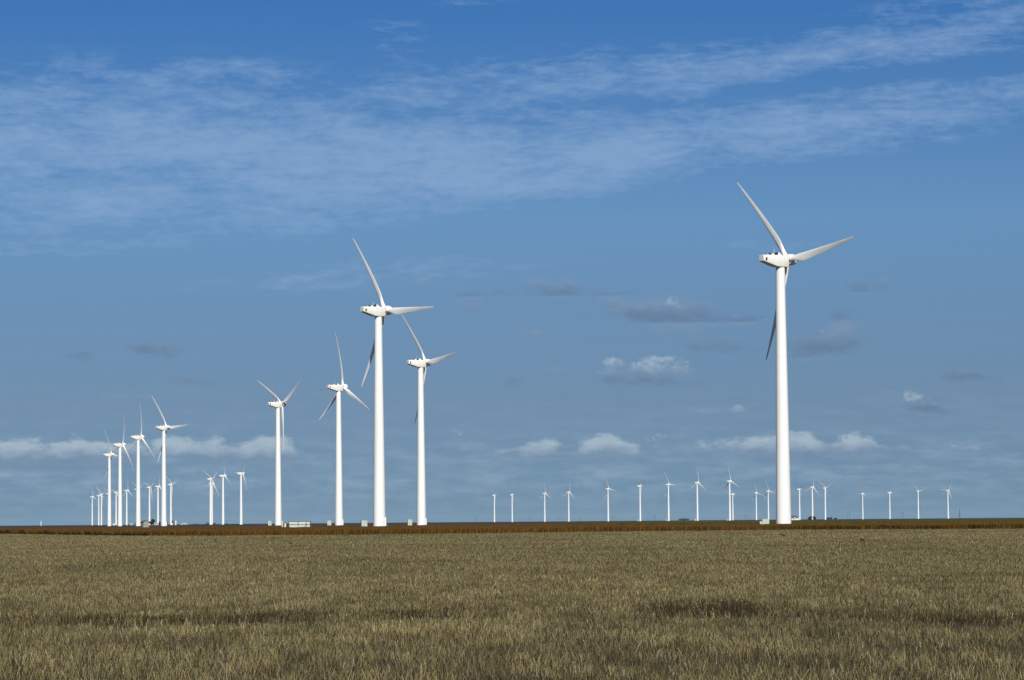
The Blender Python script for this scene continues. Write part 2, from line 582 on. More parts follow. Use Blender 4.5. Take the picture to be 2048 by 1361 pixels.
# two-part cabinet by the nearest turbine
d = 770
root = empty('transformer_cabinet', at(1528.5, d), 0)
tag(root, 'pale green two-part electrical cabinet, low step at left, beside the nearest turbine', 'transformer')
bm = bmesh.new()
box(bm, (0, 0, 0.1), (2.7, 1.9, 0.2), 0.02)
build('base', bm, M['steel'], root)
bm = bmesh.new()
box(bm, (0.33, 0, 1.24), (1.75, 1.5, 2.08), 0.04)
build('main_tank', bm, M['hut'], root)
bm = bmesh.new()
box(bm, (-0.88, 0.05, 1.0), (0.66, 1.3, 1.6), 0.04)
build('side_cabinet', bm, M['hut'], root)
bm = bmesh.new()
box(bm, (0.33, 0, 2.315), (1.83, 1.58, 0.07), 0.02)
build('lid', bm, M['hut'], root)
for s in (-0.11, 0.77):
    bm = bmesh.new()
    box(bm, (s, -0.765, 1.2), (0.8, 0.04, 1.75), 0.01)
    dr = build('door', bm, M['hut'], root)
    bm = bmesh.new()
    tube(bm, (s + 0.3, -0.8, 1.1), (s + 0.3, -0.8, 1.3), 0.02)
    build('handle', bm, M['rail'], dr)

# ------------------------------------------------------------------ trailer and well gear by the fifth turbine
d = 905
root = empty('cotton_trailer', at(599.6, d), R(1))
tag(root, 'white slab-sided farm trailer with dark rails, standing in the rust crop', 'trailer')
L, H0, H1 = 6.4, 0.75, 2.75
bm = bmesh.new()
box(bm, (0, -1.1, (H0 + H1) / 2), (L - 0.1, 0.06, H1 - H0), 0)
build('side_panel', bm, M['panel'], root)
bm = bmesh.new()
box(bm, (0, 1.1, (H0 + H1) / 2), (L - 0.1, 0.06, H1 - H0), 0)
build('side_panel', bm, M['panel'], root)
for s in (-1, 1):
    bm = bmesh.new()
    box(bm, (s * (L / 2 - 0.08), 0, (H0 + H1) / 2), (0.06, 2.1, H1 - H0), 0)
    build('end_panel', bm, M['panel'], root)
bm = bmesh.new()
box(bm, (0, 0, H0 - 0.08), (L, 2.3, 0.14), 0.02)
build('deck', bm, M['rail'], root)
bm = bmesh.new()
box(bm, (0, 0, 2.70), (L - 0.3, 2.0, 0.30), 0.1)
build('load_cover', bm, M['panel'], root)
for y in (-1.16, 1.16):
    for z, t in ((H1, 0.17), (1.80, 0.15)):
        bm = bmesh.new()
        box(bm, (0, y, z), (L, 0.07, t), 0.01)
        build('rail', bm, M['rail'], root)
    for x in (-L / 2 + 0.04, -0.42, 2.0, L / 2 - 0.04):
        bm = bmesh.new()
        box(bm, (x, y * 1.04, (H0 + H1) / 2), (0.15, 0.07, H1 - H0 + 0.1), 0.01)
        build('post', bm, M['rail'], root)
    bm = bmesh.new()
    tube(bm, (1.35, y * 1.05, H0), (1.9, y * 1.05, 1.8), 0.06)
    build('brace', bm, M['rail'], root)
for x in (-2.1, 2.1):
    for y in (-0.95, 0.95):
        bm = bmesh.new()
        lathe(bm, [(0.2, -0.13), (0.36, -0.13), (0.4, -0.08), (0.4, 0.08), (0.36, 0.13), (0.2, 0.13)], 20)
        w = build('wheel', bm, M['rubber'], root, True)
        w.location = (x, y, 0.4)
        w.rotation_euler = (R(90), 0, 0)
bm = bmesh.new()
tube(bm, (-L / 2, -0.4, 0.65), (-L / 2 - 1.3, 0, 0.6), 0.05)
tube(bm, (-L / 2, 0.4, 0.65), (-L / 2 - 1.3, 0, 0.6), 0.05)
build('drawbar', bm, M['rail'], root)

d = 885
root = empty('standpipe', at(564.8, d), 0)
tag(root, 'thin cream standpipe with a pale cap, right at the foot of the V-bladed turbine', 'standpipe')
bm = bmesh.new()
lathe(bm, [(0.24, 0), (0.24, 0.4), (0.17, 0.45), (0.17, 2.3), (0.21, 2.32), (0.21, 2.42), (0.15, 2.44)], 16)
build('pipe', bm, M['cream'], root, True, 30)
bm = bmesh.new()
lathe(bm, [(0.1, 2.44), (0.1, 2.85), (0.04, 2.9)], 12)
build('cap', bm, M['white'], root, True, 30)
bm = bmesh.new()
tube(bm, (0, 0, 1.9), (0.5, 0, 1.9), 0.06)
lathe(bm, [(0.02, 1.88), (0.2, 1.9), (0.2, 1.93), (0.02, 1.95)], 12)
build('valve', bm, M['rail'], root)
root = empty('round_tank', at(570.2, d), 0)
tag(root, 'small round-topped grey and cream tank between the standpipe and the white trailer', 'tank')
bm = bmesh.new()
lathe(bm, [(0.36, 0.15), (0.36, 1.75), (0.33, 1.95), (0.22, 2.1), (0, 2.17)], 20)
build('shell', bm, M['tankgrey'], root, True, 40)
bm = bmesh.new()
lathe(bm, [(0.42, 0), (0.42, 0.15)], 20)
build('base', bm, M['steel'], root, True, 30)
bm = bmesh.new()
tube(bm, (0, 0, 2.1), (0, 0, 2.4), 0.05)
tube(bm, (0, 0, 2.38), (-0.3, 0, 2.38), 0.05)
build('pipe', bm, M['rail'], root)

# ------------------------------------------------------------------ grey shed
d = 1250
root = empty('shed', at(289.8, d), R(32))
tag(root, 'small grey-green shed with a rusty gable roof, right of a big turbine tower at left', 'shed')
bm = bmesh.new()
W_, D_, Hh, Hr = 2.55, 2.35, 3.15, 3.75
v = [bm.verts.new(p) for p in ((-W_ / 2, -D_ / 2, 0), (W_ / 2, -D_ / 2, 0), (W_ / 2, -D_ / 2, Hh), (0, -D_ / 2, Hr), (-W_ / 2, -D_ / 2, Hh),
                               (-W_ / 2, D_ / 2, 0), (W_ / 2, D_ / 2, 0), (W_ / 2, D_ / 2, Hh), (0, D_ / 2, Hr), (-W_ / 2, D_ / 2, Hh))]
for f in ((0, 1, 2, 3, 4), (5, 6, 7, 8, 9), (0, 1, 6, 5), (1, 2, 7, 6), (0, 4, 9, 5)):
    bm.faces.new([v[i] for i in f])
build('wall', bm, M['shedwall'], root)
bm = bmesh.new()
for s in (-1, 1):
    p = [(0, Hr + 0.02), (s * (W_ / 2 + 0.2), Hh - 0.07), (s * (W_ / 2 + 0.2), Hh + 0.05), (0, Hr + 0.14)]
    a = [bm.verts.new((x, -D_ / 2 - 0.2, z)) for x, z in p]
    b = [bm.verts.new((x, D_ / 2 + 0.2, z)) for x, z in p]
    bm.faces.new(a)
    bm.faces.new(b)
    for k in range(4):
        bm.faces.new((a[k], a[(k + 1) % 4], b[(k + 1) % 4], b[k]))
build('roof', bm, M['shedroof'], root)
bm = bmesh.new()
box(bm, (-W_ / 2 - 0.02, 0.1, 1.0), (0.05, 0.9, 2.0), 0.01)
build('door', bm, M['shedroof'], root)
bm = bmesh.new()
box(bm, (W_ / 2 - 0.1, -D_ / 2 - 0.03, 1.5), (0.12, 0.05, 3.0), 0)
build('corner_board', bm, M['shedwall'], root)


# ------------------------------------------------------------------ blades of vegetation (numpy)
def blade_mesh(name, x, y, z, h, w, colr, mat, lean=0.25, top=0.45, yaw=None):
    n = len(x)
    a = rng.uniform(0, 2 * np.pi, n) if yaw is None else yaw
    cx, cy = np.cos(a) * w / 2, np.sin(a) * w / 2
    lx, ly = rng.normal(0, lean, n) * h, rng.normal(0, lean, n) * h
    co = np.empty((n, 4, 3), np.float32)
    co[:, 0] = np.stack([x - cx, y - cy, z], 1)
    co[:, 1] = np.stack([x + cx, y + cy, z], 1)
    co[:, 2] = np.stack([x + lx + cx * top, y + ly + cy * top, z + h], 1)
    co[:, 3] = np.stack([x + lx - cx * top, y + ly - cy * top, z + h * 0.96], 1)
    me = bpy.data.meshes.new(name)
    me.vertices.add(4 * n)
    me.vertices.foreach_set('co', co.ravel())
    me.loops.add(4 * n)
    me.loops.foreach_set('vertex_index', np.arange(4 * n, dtype=np.int32))
    me.polygons.add(n)
    me.polygons.foreach_set('loop_start', np.arange(0, 4 * n, 4, dtype=np.int32))
    me.polygons.foreach_set('loop_total', np.full(n, 4, np.int32))
    at_ = me.attributes.new('tone', 'FLOAT_COLOR', 'POINT')
    c4 = np.ones((n, 4, 4), np.float32)
    c4[:, :, :3] = colr[:, None, :]
    at_.data.foreach_set('color', c4.ravel())
    me.update()
    me.validate()
    return link(name, me, mat)


def vnoise(x, y, s, seed):
    """smooth value noise 0..1"""
    g = np.random.default_rng(seed).random((256, 256)).astype(np.float32)
    u, v = x / s, y / s
    iu, iv = np.floor(u).astype(int), np.floor(v).astype(int)
    fu, fv = u - iu, v - iv
    fu, fv = fu * fu * (3 - 2 * fu), fv * fv * (3 - 2 * fv)
    q = lambda i, j: g[i % 256, j % 256]
    return (q(iu, iv) * (1 - fu) + q(iu + 1, iv) * fu) * (1 - fv) + (q(iu, iv + 1) * (1 - fu) + q(iu + 1, iv + 1) * fu) * fv


def sstep(a, b, x):
    t = np.clip((x - a) / (b - a), 0, 1)
    return t * t * (3 - 2 * t)


# edge where the stubble meets the standing crop
EDGE_PX = [(-500, 1250), (-200, 960), (0, 767), (150, 640), (300, 556), (420, 538), (757, 530), (1000, 556), (1200, 585), (1567, 606), (1800, 592), (2048, 575), (2300, 562)]
EDGE = [at(p, d_) for p, d_ in EDGE_PX]
EB = np.array([e.x / e.y for e in EDGE])
ED = np.array([e.y for e in EDGE])


def edge_d(b):
    return np.interp(b, EB, ED)


# flat sheets
def sheet(name, pts, z, mat, kind='structure'):
    bm = bmesh.new()
    bm.faces.new([bm.verts.new((p[0], p[1], z)) for p in pts])
    bmesh.ops.triangulate(bm, faces=bm.faces)
    o = build(name, bm, mat)
    for p in o.data.polygons:
        if p.normal.z < 0:
            p.flip()
    tag(o, kind=kind)
    return o


sheet('ground', [(-60000, -300), (60000, -300), (60000, 60000), (-60000, 60000)], 0.0, M['ground'])
st_pts = [(-60, -40), (60, -40)] + [(e.x, e.y) for e in reversed(EDGE)]
sheet('stubble_field_soil', st_pts, 0.02, M['litter'])

# stubble
N0 = 1200000
dmin, dmax = 34.0, 780.0
rho0, dref = 210.0, 60.0
dd = np.linspace(dmin, dmax, 4000)
pw = 1.85
dens = rho0 * (0.66 + 0.34 * sstep(42, 100, dd)) * np.minimum(1.0, (dref / dd) ** pw) * (0.37 * dd + 10)
cdf = np.cumsum(dens)
tot = cdf[-1] * (dd[1] - dd[0])
n = int(tot)
d_ = np.interp(rng.random(n), cdf / cdf[-1], dd)
x_ = rng.uniform(-1, 1, n) * (0.185 * d_ + 5)
# seed rows run gently oblique to the view
keep = d_ < edge_d(x_ / d_) + rng.normal(0, 0.5, n)
x_, d_ = x_[keep], d_[keep]
n = len(x_)
mott = vnoise(x_ / 0.5, d_ / 1.8, 1.0, 41) * 0.6 + vnoise(x_ / 1.4, d_ / 5, 1.0, 42) * 0.4
clump = vnoise(x_, d_, 0.35, 1) * 0.6 + vnoise(x_, d_, 1.3, 2) * 0.4
patch = vnoise(x_, d_ * 0.45, 7, 3) * 0.6 + vnoise(x_, d_ * 0.5, 2.5, 4) * 0.4
big = vnoise(x_, d_ * 0.3, 30, 5)
# wheel track: a nearly bare lane, wider in one place, far bank coloured dark for weathered straw and for shade among the stalks
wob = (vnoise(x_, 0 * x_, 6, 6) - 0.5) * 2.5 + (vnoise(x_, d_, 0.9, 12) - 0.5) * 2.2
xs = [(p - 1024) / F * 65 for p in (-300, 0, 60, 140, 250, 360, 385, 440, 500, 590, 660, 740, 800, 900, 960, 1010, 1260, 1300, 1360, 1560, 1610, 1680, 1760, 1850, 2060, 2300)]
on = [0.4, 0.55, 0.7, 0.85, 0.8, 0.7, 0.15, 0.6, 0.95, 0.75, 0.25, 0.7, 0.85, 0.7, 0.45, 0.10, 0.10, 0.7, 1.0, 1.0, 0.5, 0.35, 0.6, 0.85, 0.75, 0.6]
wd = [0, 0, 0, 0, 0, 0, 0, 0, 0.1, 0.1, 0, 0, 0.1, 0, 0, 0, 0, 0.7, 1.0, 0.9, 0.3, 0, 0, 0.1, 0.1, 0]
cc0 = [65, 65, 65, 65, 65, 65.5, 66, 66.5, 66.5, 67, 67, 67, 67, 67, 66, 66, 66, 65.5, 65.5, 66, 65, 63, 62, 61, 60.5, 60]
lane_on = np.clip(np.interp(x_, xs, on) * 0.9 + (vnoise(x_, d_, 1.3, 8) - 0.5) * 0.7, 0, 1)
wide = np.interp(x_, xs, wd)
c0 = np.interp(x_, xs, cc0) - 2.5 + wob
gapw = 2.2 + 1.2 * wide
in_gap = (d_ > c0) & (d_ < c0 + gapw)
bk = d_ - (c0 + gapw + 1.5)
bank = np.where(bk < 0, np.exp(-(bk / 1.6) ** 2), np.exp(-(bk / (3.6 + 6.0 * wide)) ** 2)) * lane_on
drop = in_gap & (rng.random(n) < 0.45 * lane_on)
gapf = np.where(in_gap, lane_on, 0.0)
thin = np.maximum(sstep(0.60, 0.76, patch) * 0.35, gapf * 0.85)
x_, d_, clump, patch, big, bank, thin, mott = [v[~drop] for v in (x_, d_, clump, patch, big, bank, thin, mott)]
n = len(x_)
h = 0.085 + 0.045 * clump + 0.022 * mott + 0.016 * rng.standard_normal(n) + 0.03 * (big - 0.5)
tall = rng.random(n) < 0.012
h = np.where(tall, h + rng.uniform(0.03, 0.13, n), h)
h = np.clip(h * (1 - 0.72 * thin * rng.random(n) ** 0.4), 0.015, 0.6)
w = np.maximum(0.0075, 0.00015 * d_) * rng.uniform(0.5, 1.5, n)
straw = np.array([0.165, 0.138, 0.068])
olive = np.array([0.112, 0.100, 0.042])
grey = np.array([0.160, 0.146, 0.098])
brown = np.array([0.105, 0.066, 0.028])
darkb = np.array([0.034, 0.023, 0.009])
bright = np.array([0.44, 0.40, 0.27])
t1 = rng.random((n, 1))
c = straw * (t1 < 0.42) + olive * ((t1 >= 0.42) & (t1 < 0.66)) + grey * ((t1 >= 0.66) & (t1 < 0.84)) + brown * (t1 >= 0.84)
c = c * (1 - 0.35 * thin[:, None]) * np.where(rng.random((n, 1)) < 0.26, 0.26, 1.08) * (0.70 + 0.75 * rng.random((n, 1))) * (0.82 + 0.36 * (1 - patch[:, None])) * (0.92 + 0.16 * (big[:, None])) * (0.94 + 0.12 * sstep(60, 320, d_)[:, None])
mk = (0.62 - 0.48 * sstep(45, 170, d_))
c *= np.array([1.20, 1.175, 1.03]) * (1 + (sstep(0.2, 0.8, mott) - 0.5) * mk)[:, None]
c = np.clip(c, 0, 0.6)
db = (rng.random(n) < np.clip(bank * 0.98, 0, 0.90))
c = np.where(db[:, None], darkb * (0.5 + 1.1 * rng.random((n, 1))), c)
br = (rng.random(n) < 0.015) & ~db
c = np.where(br[:, None], bright * (0.7 + 0.4 * rng.random((n, 1))), c)
h = h + bank * 0.05
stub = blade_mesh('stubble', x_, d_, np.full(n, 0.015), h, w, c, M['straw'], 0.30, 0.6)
tag(stub, kind='stuff')
stub['label'] = 'olive brown cut wheat stubble covering the foreground field'
print('stubble blades', n)

# ------------------------------------------------------------------ standing crops
def canopy(name, near, far, brange, z, mat, nb=120, nd=60, amp=0.12):
    """crop surface between two distance curves over a range of bearings, with a skirt down to the soil"""
    bs = np.linspace(brange[0], brange[1], nb)
    bm = bmesh.new()
    rows = []
    for j in range(nd + 1):
        t = (j / nd) ** 2.2
        row = []
        for b in bs:
            d0, d1 = near(b), far(b)
            dd_ = d0 + (d1 - d0) * t
            zz = z + amp * (random.random() - 0.5) * 2
            if j == 0:
                zz = z * 0.80 + amp * (random.random() - 0.5)
            row.append(bm.verts.new((b * dd_, dd_, zz)))
        rows.append(row)
    skirt = [bm.verts.new((v.co.x, v.co.y - 0.3, 0.0)) for v in rows[0]]
    rows.insert(0, skirt)
    for A, B in zip(rows, rows[1:]):
        for k in range(nb - 1):
            bm.faces.new((A[k], A[k + 1], B[k + 1], B[k]))
    o = build(name, bm, mat)
    tag(o, kind='stuff')
    return o


def bear(px):
    p = at(px, 1000)
    return p.x / p.y


B0, B1 = bear(-450), bear(2300)
BG = bear(1120)


def green_near(b):
    return float(np.interp(b, [bear(1080), bear(1200), bear(1330), bear(1567), bear(2048), bear(2300)], [1750, 1150, 960, 800, 770, 760]))


def rust_far(b):
    if b > bear(1080):
        return green_near(b) - 4
    return float(np.interp(b, [bear(-450), bear(300), bear(700), bear(1080)], [1900, 1750, 1800, 1746]))


rc = canopy('rust_crop_canopy', lambda b: float(edge_d(b)) + 5.0, rust_far, (B0, B1), 0.98, M['canopy_rust'], 420, 90, 0.13)
rc['label'] = 'solid leafy mass of the rust brown crop'
gc = canopy('green_crop_canopy', green_near, lambda b: 3400.0, (bear(1080), B1), 1.08, M['canopy_green'], 200, 60, 0.10)
gc['label'] = 'low green crop behind the rust crop at right'


def dull_near(b):
    return 3404.0 if b > bear(1080) else rust_far(b) + 4


dc = canopy('distant_field', dull_near, lambda b: 9500.0, (B0, B1), 0.92, M['canopy_dull'], 160, 30, 0.10)
dc['label'] = 'dull brown fields under the horizon'

# plants standing in the rust crop
n = 300000
u = rng.random(n)
dep = 1.0 + 420 * u ** 2.6
b = rng.uniform(bear(-260), bear(2250), n)
y_ = edge_d(b) + dep * rng.uniform(0.6, 1.0, n)
x_ = b * y_
y_ = y_ + 5.0 * (vnoise(x_, 0 * x_, 18, 51) - 0.5) + 3.0 * (vnoise(x_, 0 * x_, 4, 52) - 0.5)
rf = np.array([rust_far(v) for v in np.linspace(B0, B1, 400)])
ok = y_ < np.interp(b, np.linspace(B0, B1, 400), rf) - 1
x_, y_, b, dep = x_[ok], y_[ok], b[ok], dep[ok]
n = len(x_)
edge_t = np.clip(dep / 2.5, 0, 1)
pn = vnoise(x_, y_, 14, 21) * 0.6 + vnoise(x_, y_, 3, 22) * 0.4
hh = 0.84 + 0.30 * rng.random(n) ** 1.5 + 0.26 * (pn - 0.5)
low = (rng.random(n) < 0.45 * (1 - edge_t))
hh = np.where(low, hh * rng.uniform(0.3, 0.8, n), hh)
ww = (0.05 + 0.00005 * y_) * rng.uniform(0.6, 1.5, n)
rust = np.array([0.125, 0.054, 0.007])
ochre = np.array([0.125, 0.072, 0.009])
green = np.array([0.055, 0.050, 0.008])
dkgr = np.array([0.035, 0.032, 0.010])
t1 = rng.random((n, 1)) + 0.35 * (pn[:, None] - 0.5)
c = rust * (t1 < 0.55) + ochre * ((t1 >= 0.55) & (t1 < 0.85)) + green * (t1 >= 0.85)
c = np.where((low & (rng.random(n) < 0.5))[:, None], dkgr, c) * (0.65 + 0.7 * rng.random((n, 1)))
crop = blade_mesh('rust_crop', x_, y_, np.zeros(n), hh, ww, c, M['cropleaf'], 0.10, 1.1)
tag(crop, kind='stuff')
crop['label'] = 'rust brown sorghum-like crop in a band behind the stubble'

n = 60000
b = rng.uniform(bear(1085), bear(2250), n)
gn = np.interp(b, np.linspace(bear(1085), bear(2250), 100), [green_near(v) for v in np.linspace(bear(1085), bear(2250), 100)])
y_ = gn + 900 * rng.random(n) ** 2.2
x_ = b * y_
pn = vnoise(x_, y_ * 0.3, 25, 31)
hh = 1.0 + 0.22 * rng.random(n) + 0.14 * (pn - 0.5)
ww = (0.12 + 0.0001 * y_) * rng.uniform(0.6, 1.5, n)
c = np.where((rng.random(n) < 0.6)[:, None], np.array([0.062, 0.062, 0.006]), np.array([0.090, 0.074, 0.008])) * (0.6 + 0.8 * rng.random((n, 1)))
gcr = blade_mesh('green_crop', x_, y_, np.zeros(n), hh, ww, c, M['cropleaf'], 0.12, 1.1)
tag(gcr, kind='stuff')
gcr['label'] = 'yellow green crop rows behind the rust crop at right'


# ------------------------------------------------------------------ trees, bushes, weeds
def leaf_cloud(name, lobes, n, size, cols, parent=None, z_shift=0.0):
    """leaf faces scattered through a set of ellipsoids (cx,cy,cz,rx,ry,rz)"""
    lob = np.array(lobes, float)
    k = rng.integers(0, len(lob), n)
    v = rng.standard_normal((n, 3))
    v /= np.linalg.norm(v, axis=1, keepdims=True)
    rr = rng.random((n, 1)) ** 0.40
    p = lob[k, :3] + v * rr * lob[k, 3:] * rng.uniform(0.75, 1.12, (n, 1))
    a = rng.standard_normal((n, 3))
    a /= np.linalg.norm(a, axis=1, keepdims=True)
    b_ = np.cross(a, rng.standard_normal((n, 3)))
    b_ /= np.linalg.norm(b_, axis=1, keepdims=True)
    s = size * rng.uniform(0.5, 1.4, (n, 1))
    co = np.empty((n, 4, 3), np.float32)
    co[:, 0] = p - a * s
    co[:, 1] = p - b_ * s * 0.5
    co[:, 2] = p + a * s
    co[:, 3] = p + b_ * s * 0.5
    co[:, :, 2] = np.maximum(co[:, :, 2] + z_shift, 0.02)
    me = bpy.data.meshes.new(name)
    me.vertices.add(4 * n)
    me.vertices.foreach_set('co', co.ravel())
    me.loops.add(4 * n)
    me.loops.foreach_set('vertex_index', np.arange(4 * n, dtype=np.int32))
    me.polygons.add(n)
    me.polygons.foreach_set('loop_start', np.arange(0, 4 * n, 4, dtype=np.int32))
    me.polygons.foreach_set('loop_total', np.full(n, 4, np.int32))
    at_ = me.attributes.new('tone', 'FLOAT_COLOR', 'POINT')
    cc = np.array(cols)[rng.integers(0, len(cols), n)] * rng.uniform(0.6, 1.4, (n, 1))
    c4 = np.ones((n, 4, 4), np.float32)
    c4[:, :, :3] = cc[:, None, :]
    at_.data.foreach_set('color', c4.ravel())
    me.update()
    me.validate()
    return link(name, me, M['leaf'], parent)


DARK = [(0.020, 0.030, 0.022), (0.030, 0.040, 0.026), (0.026, 0.032, 0.036)]
HAZY = [(0.035, 0.050, 0.045), (0.045, 0.055, 0.05)]  # leaf colours paled, distance haze mixed into them
BRN = [(0.055, 0.040, 0.026), (0.04, 0.032, 0.025), (0.05, 0.045, 0.025)]


def tree(name, px0, px1, top_y, d, label, cat, cols=DARK, group=None, skew=0.0, n=900, spread=1.0):
    px = (px0 + px1) / 2
    w = (px1 - px0) * d / F
    h = EYE + (eye_y(px) - top_y) * d / F
    root = empty(name, at(px, d))
    tag(root, label, cat, group)
    lobes = []
    rx = w / 2
    for k in range(7):
        t = (k + 0.5) / 7
        z = h * (0.30 + 0.60 * t)
        s = math.sin(math.pi * min(0.95, 0.22 + 0.75 * t)) * 0.62 + 0.14
        lobes.append((rx * (random.uniform(-0.45, 0.45) * spread + skew * (t - 0.5)), random.uniform(-0.4, 0.4) * rx, z, rx * s * 1.15, rx * s, h * 0.19))
    lobes.append((0, 0, h * 0.28, rx * 0.8, rx * 0.8, h * 0.26))
    leaf_cloud('crown', lobes, n * 3, max(0.12, w * 0.07), cols, root)
    bm = bmesh.new()
    tube(bm, (0, 0, 0), (0.05 * w, 0, h * 0.45), 0.06 * w, 0.035 * w, 8)
    for s in (-1, 1):
        tube(bm, (0.04 * w, 0, h * 0.36), (s * 0.22 * w, 0.1 * w * s, h * 0.66), 0.03 * w, 0.012 * w, 6)
    tube(bm, (0.05 * w, 0, h * 0.44), (0.02 * w, 0, h * 0.8), 0.03 * w, 0.01 * w, 6)
    build('trunk', bm, M['bark'], root, True)
    return root


FD = 4500
tree('farm_tree', 298.5, 309.5, 1038.6, FD, 'dark wind-leaning tree right behind the grey shed', 'tree', skew=0.5)
tree('farm_tree', 316.2, 321.6, 1043.2, FD, 'small dark rounded tree between the white farm building and a big tower', 'tree', n=500)
tree('farm_tree', 342.4, 347.2, 1041.6, FD, 'dark tree behind the round white tank, right of a big tower', 'tree', n=500)
tree('juniper', 333.4, 336.2, 1043.4, FD, 'slim dark juniper hard against the right side of a big tower', 'tree', n=350)
tree('juniper', 269.3, 271.6, 1045.2, FD, 'slim dark juniper hard against the left side of the tower by the shed', 'tree', n=350)
tree('juniper', 347.8, 350.0, 1040.2, FD, 'slim dark upright tree just left of the white silo', 'tree', n=350)
tree('round_tree', 1616.0, 1624.4, 1033.0, 5000, 'round dark tree left of the turbine it half hides, beyond the farmhouse', 'tree', n=800)
tree('round_tree', 1624.6, 1632.4, 1032.8, 5000, 'round dark tree right of the turbine foot, right of its twin', 'tree', n=800)
tree('hazy_tree', 1652, 1658.5, 1035.2, 8600, 'pale hazy horizon tree, left one of three right of the V-bladed far turbine', 'tree', HAZY, n=400)
tree('hazy_tree', 1658, 1665, 1034.6, 8600, 'pale hazy horizon tree, middle and tallest of three right of a far turbine', 'tree', HAZY, n=400)
tree('hazy_tree', 1667.5, 1674.5, 1035.8, 8600, 'pale hazy horizon tree, right one of three, standing apart from two', 'tree', HAZY, n=400)


def bush(px0, px1, top_y, d, label, cols=DARK, n=260):
    px = (px0 + px1) / 2
    w = (px1 - px0) * d / F
    h = EYE + (eye_y(px) - top_y) * d / F
    root = empty('bush', at(px, d))
    tag(root, label, 'bush', 'bushes along the horizon')
    k = max(2, int(w / h) + 1)
    lobes = [((i + 0.5) / k * w - w / 2, random.uniform(-0.3, 0.3), h * random.uniform(0.42, 0.5), w / k * 0.7, w / k * 0.6, h * random.uniform(0.42, 0.55)) for i in range(k)]
    leaf_cloud('foliage', lobes, n, max(0.1, h * 0.09), cols, root)
    bm = bmesh.new()
    for i in range(3):
        tube(bm, (0, 0, 0), ((i - 1) * 0.2 * w, 0.1, h * 0.6), 0.05 * h, 0.02 * h, 6)
    build('stem', bm, M['bark'], root, True)


bush(1078.5, 1082.5, 1044.9, 1760, 'small dark bush left of the third turbine in the right horizon row')
bush(1101, 1104.5, 1045.0, 1720, 'small dark bush right of the third turbine in the right horizon row')
bush(1107.5, 1113, 1044.8, 1690, 'dark bush left half of the widest bush pair between two right-row turbines')
bush(1113.5, 1121, 1044.8, 1690, 'dark bush right half of the widest bush pair between two right-row turbines')
bush(1130, 1135, 1045.0, 1640, 'brownish bush left of the fourth turbine of the right horizon row', BRN)
bush(1154, 1161, 1044.8, 1540, 'brownish bush right of the fourth turbine of the right horizon row', BRN)
bush(384, 397.5, 1047.0, 3500, 'low dark hedge-like bush left of the two overlapping turbines', DARK, 420)
bush(411, 419, 1044.6, 3500, 'brown bush against the left of the two overlapping turbines', BRN)
bush(425.5, 431, 1045.2, 3500, 'dull bush against the right of the two overlapping turbines', BRN)
bush(447, 456, 1046.2, 3500, 'dark bush at the foot of the turbine with one blade straight up, mid distance', DARK)
bush(464, 475.5, 1047.0, 3500, 'low dark bush left of the turbine with a level left blade', DARK, 360)
bush(1605, 1612, 1038.3, 3380, 'low dark bush at the far edge of the green crop, right of the farmhouse', DARK)


def weed(px, py, h, label, flat=1.0):
    h *= 0.7
    d = EYE * F / (py - eye_y(px))
    root = at(px, d)
    n = 110
    lob = [(0, 0, h * 0.5, h * 0.5 * flat, h * 0.5, h * 0.5), (h * 0.45 * flat, 0, h * 0.35, h * 0.35 * flat, h * 0.3, h * 0.35)]
    o = leaf_cloud('weed', lob, n, 0.07, [(0.035, 0.038, 0.016), (0.06, 0.052, 0.024)])
    o.location = root
    tag(o, label, 'weed', 'weeds in the stubble')


weed(1560.5, 1072.5, 0.55, 'dark weed in the stubble edge, left one of the pair below the nearest turbine')
weed(1566.5, 1073.6, 0.45, 'dark weed in the stubble edge, right one of the pair below the nearest turbine')
weed(1609, 1075.5, 0.26, 'flat dark weed in the stubble, right of the pair below the nearest turbine', 2.6)
weed(1722, 1083.5, 0.50, 'bushy dark weed in the stubble, far right of the nearest turbine')
weed(580, 1090.5, 0.42, 'single dark weed in the stubble below the white trailer')
weed(998, 1203, 0.16, 'small dark weed alone in the middle of the stubble')

# ------------------------------------------------------------------ farm buildings at left
def wall_roof(root, w, dp, h, hr, wall, roof, hip=0.0, over=0.25):
    bm = bmesh.new()
    box(bm, (0, 0, h / 2), (w, dp, h))
    wl = build('wall', bm, wall, root)
    bm = bmesh.new()
    a, b_ = w / 2 + over, dp / 2 + over
    v = [bm.verts.new(p) for p in ((-a, -b_, h), (a, -b_, h), (a, b_, h), (-a, b_, h), (-a + hip, 0, hr), (a - hip, 0, hr))]
    for f in ((0, 1, 5, 4), (2, 3, 4, 5), (1, 2, 5), (3, 0, 4), (0, 1, 2, 3)):
        bm.faces.new([v[i] for i in f])
    return wl, build('roof', bm, roof, root)


def openings(wall, items, y, mat):
    for nm, x, z, w, h in items:
        bm = bmesh.new()
        box(bm, (x, y, z), (w, 0.12, h), 0.01)
        build(nm, bm, mat, wall)


def zof(px, y, d):
    return EYE + (eye_y(px) - y) * d / F


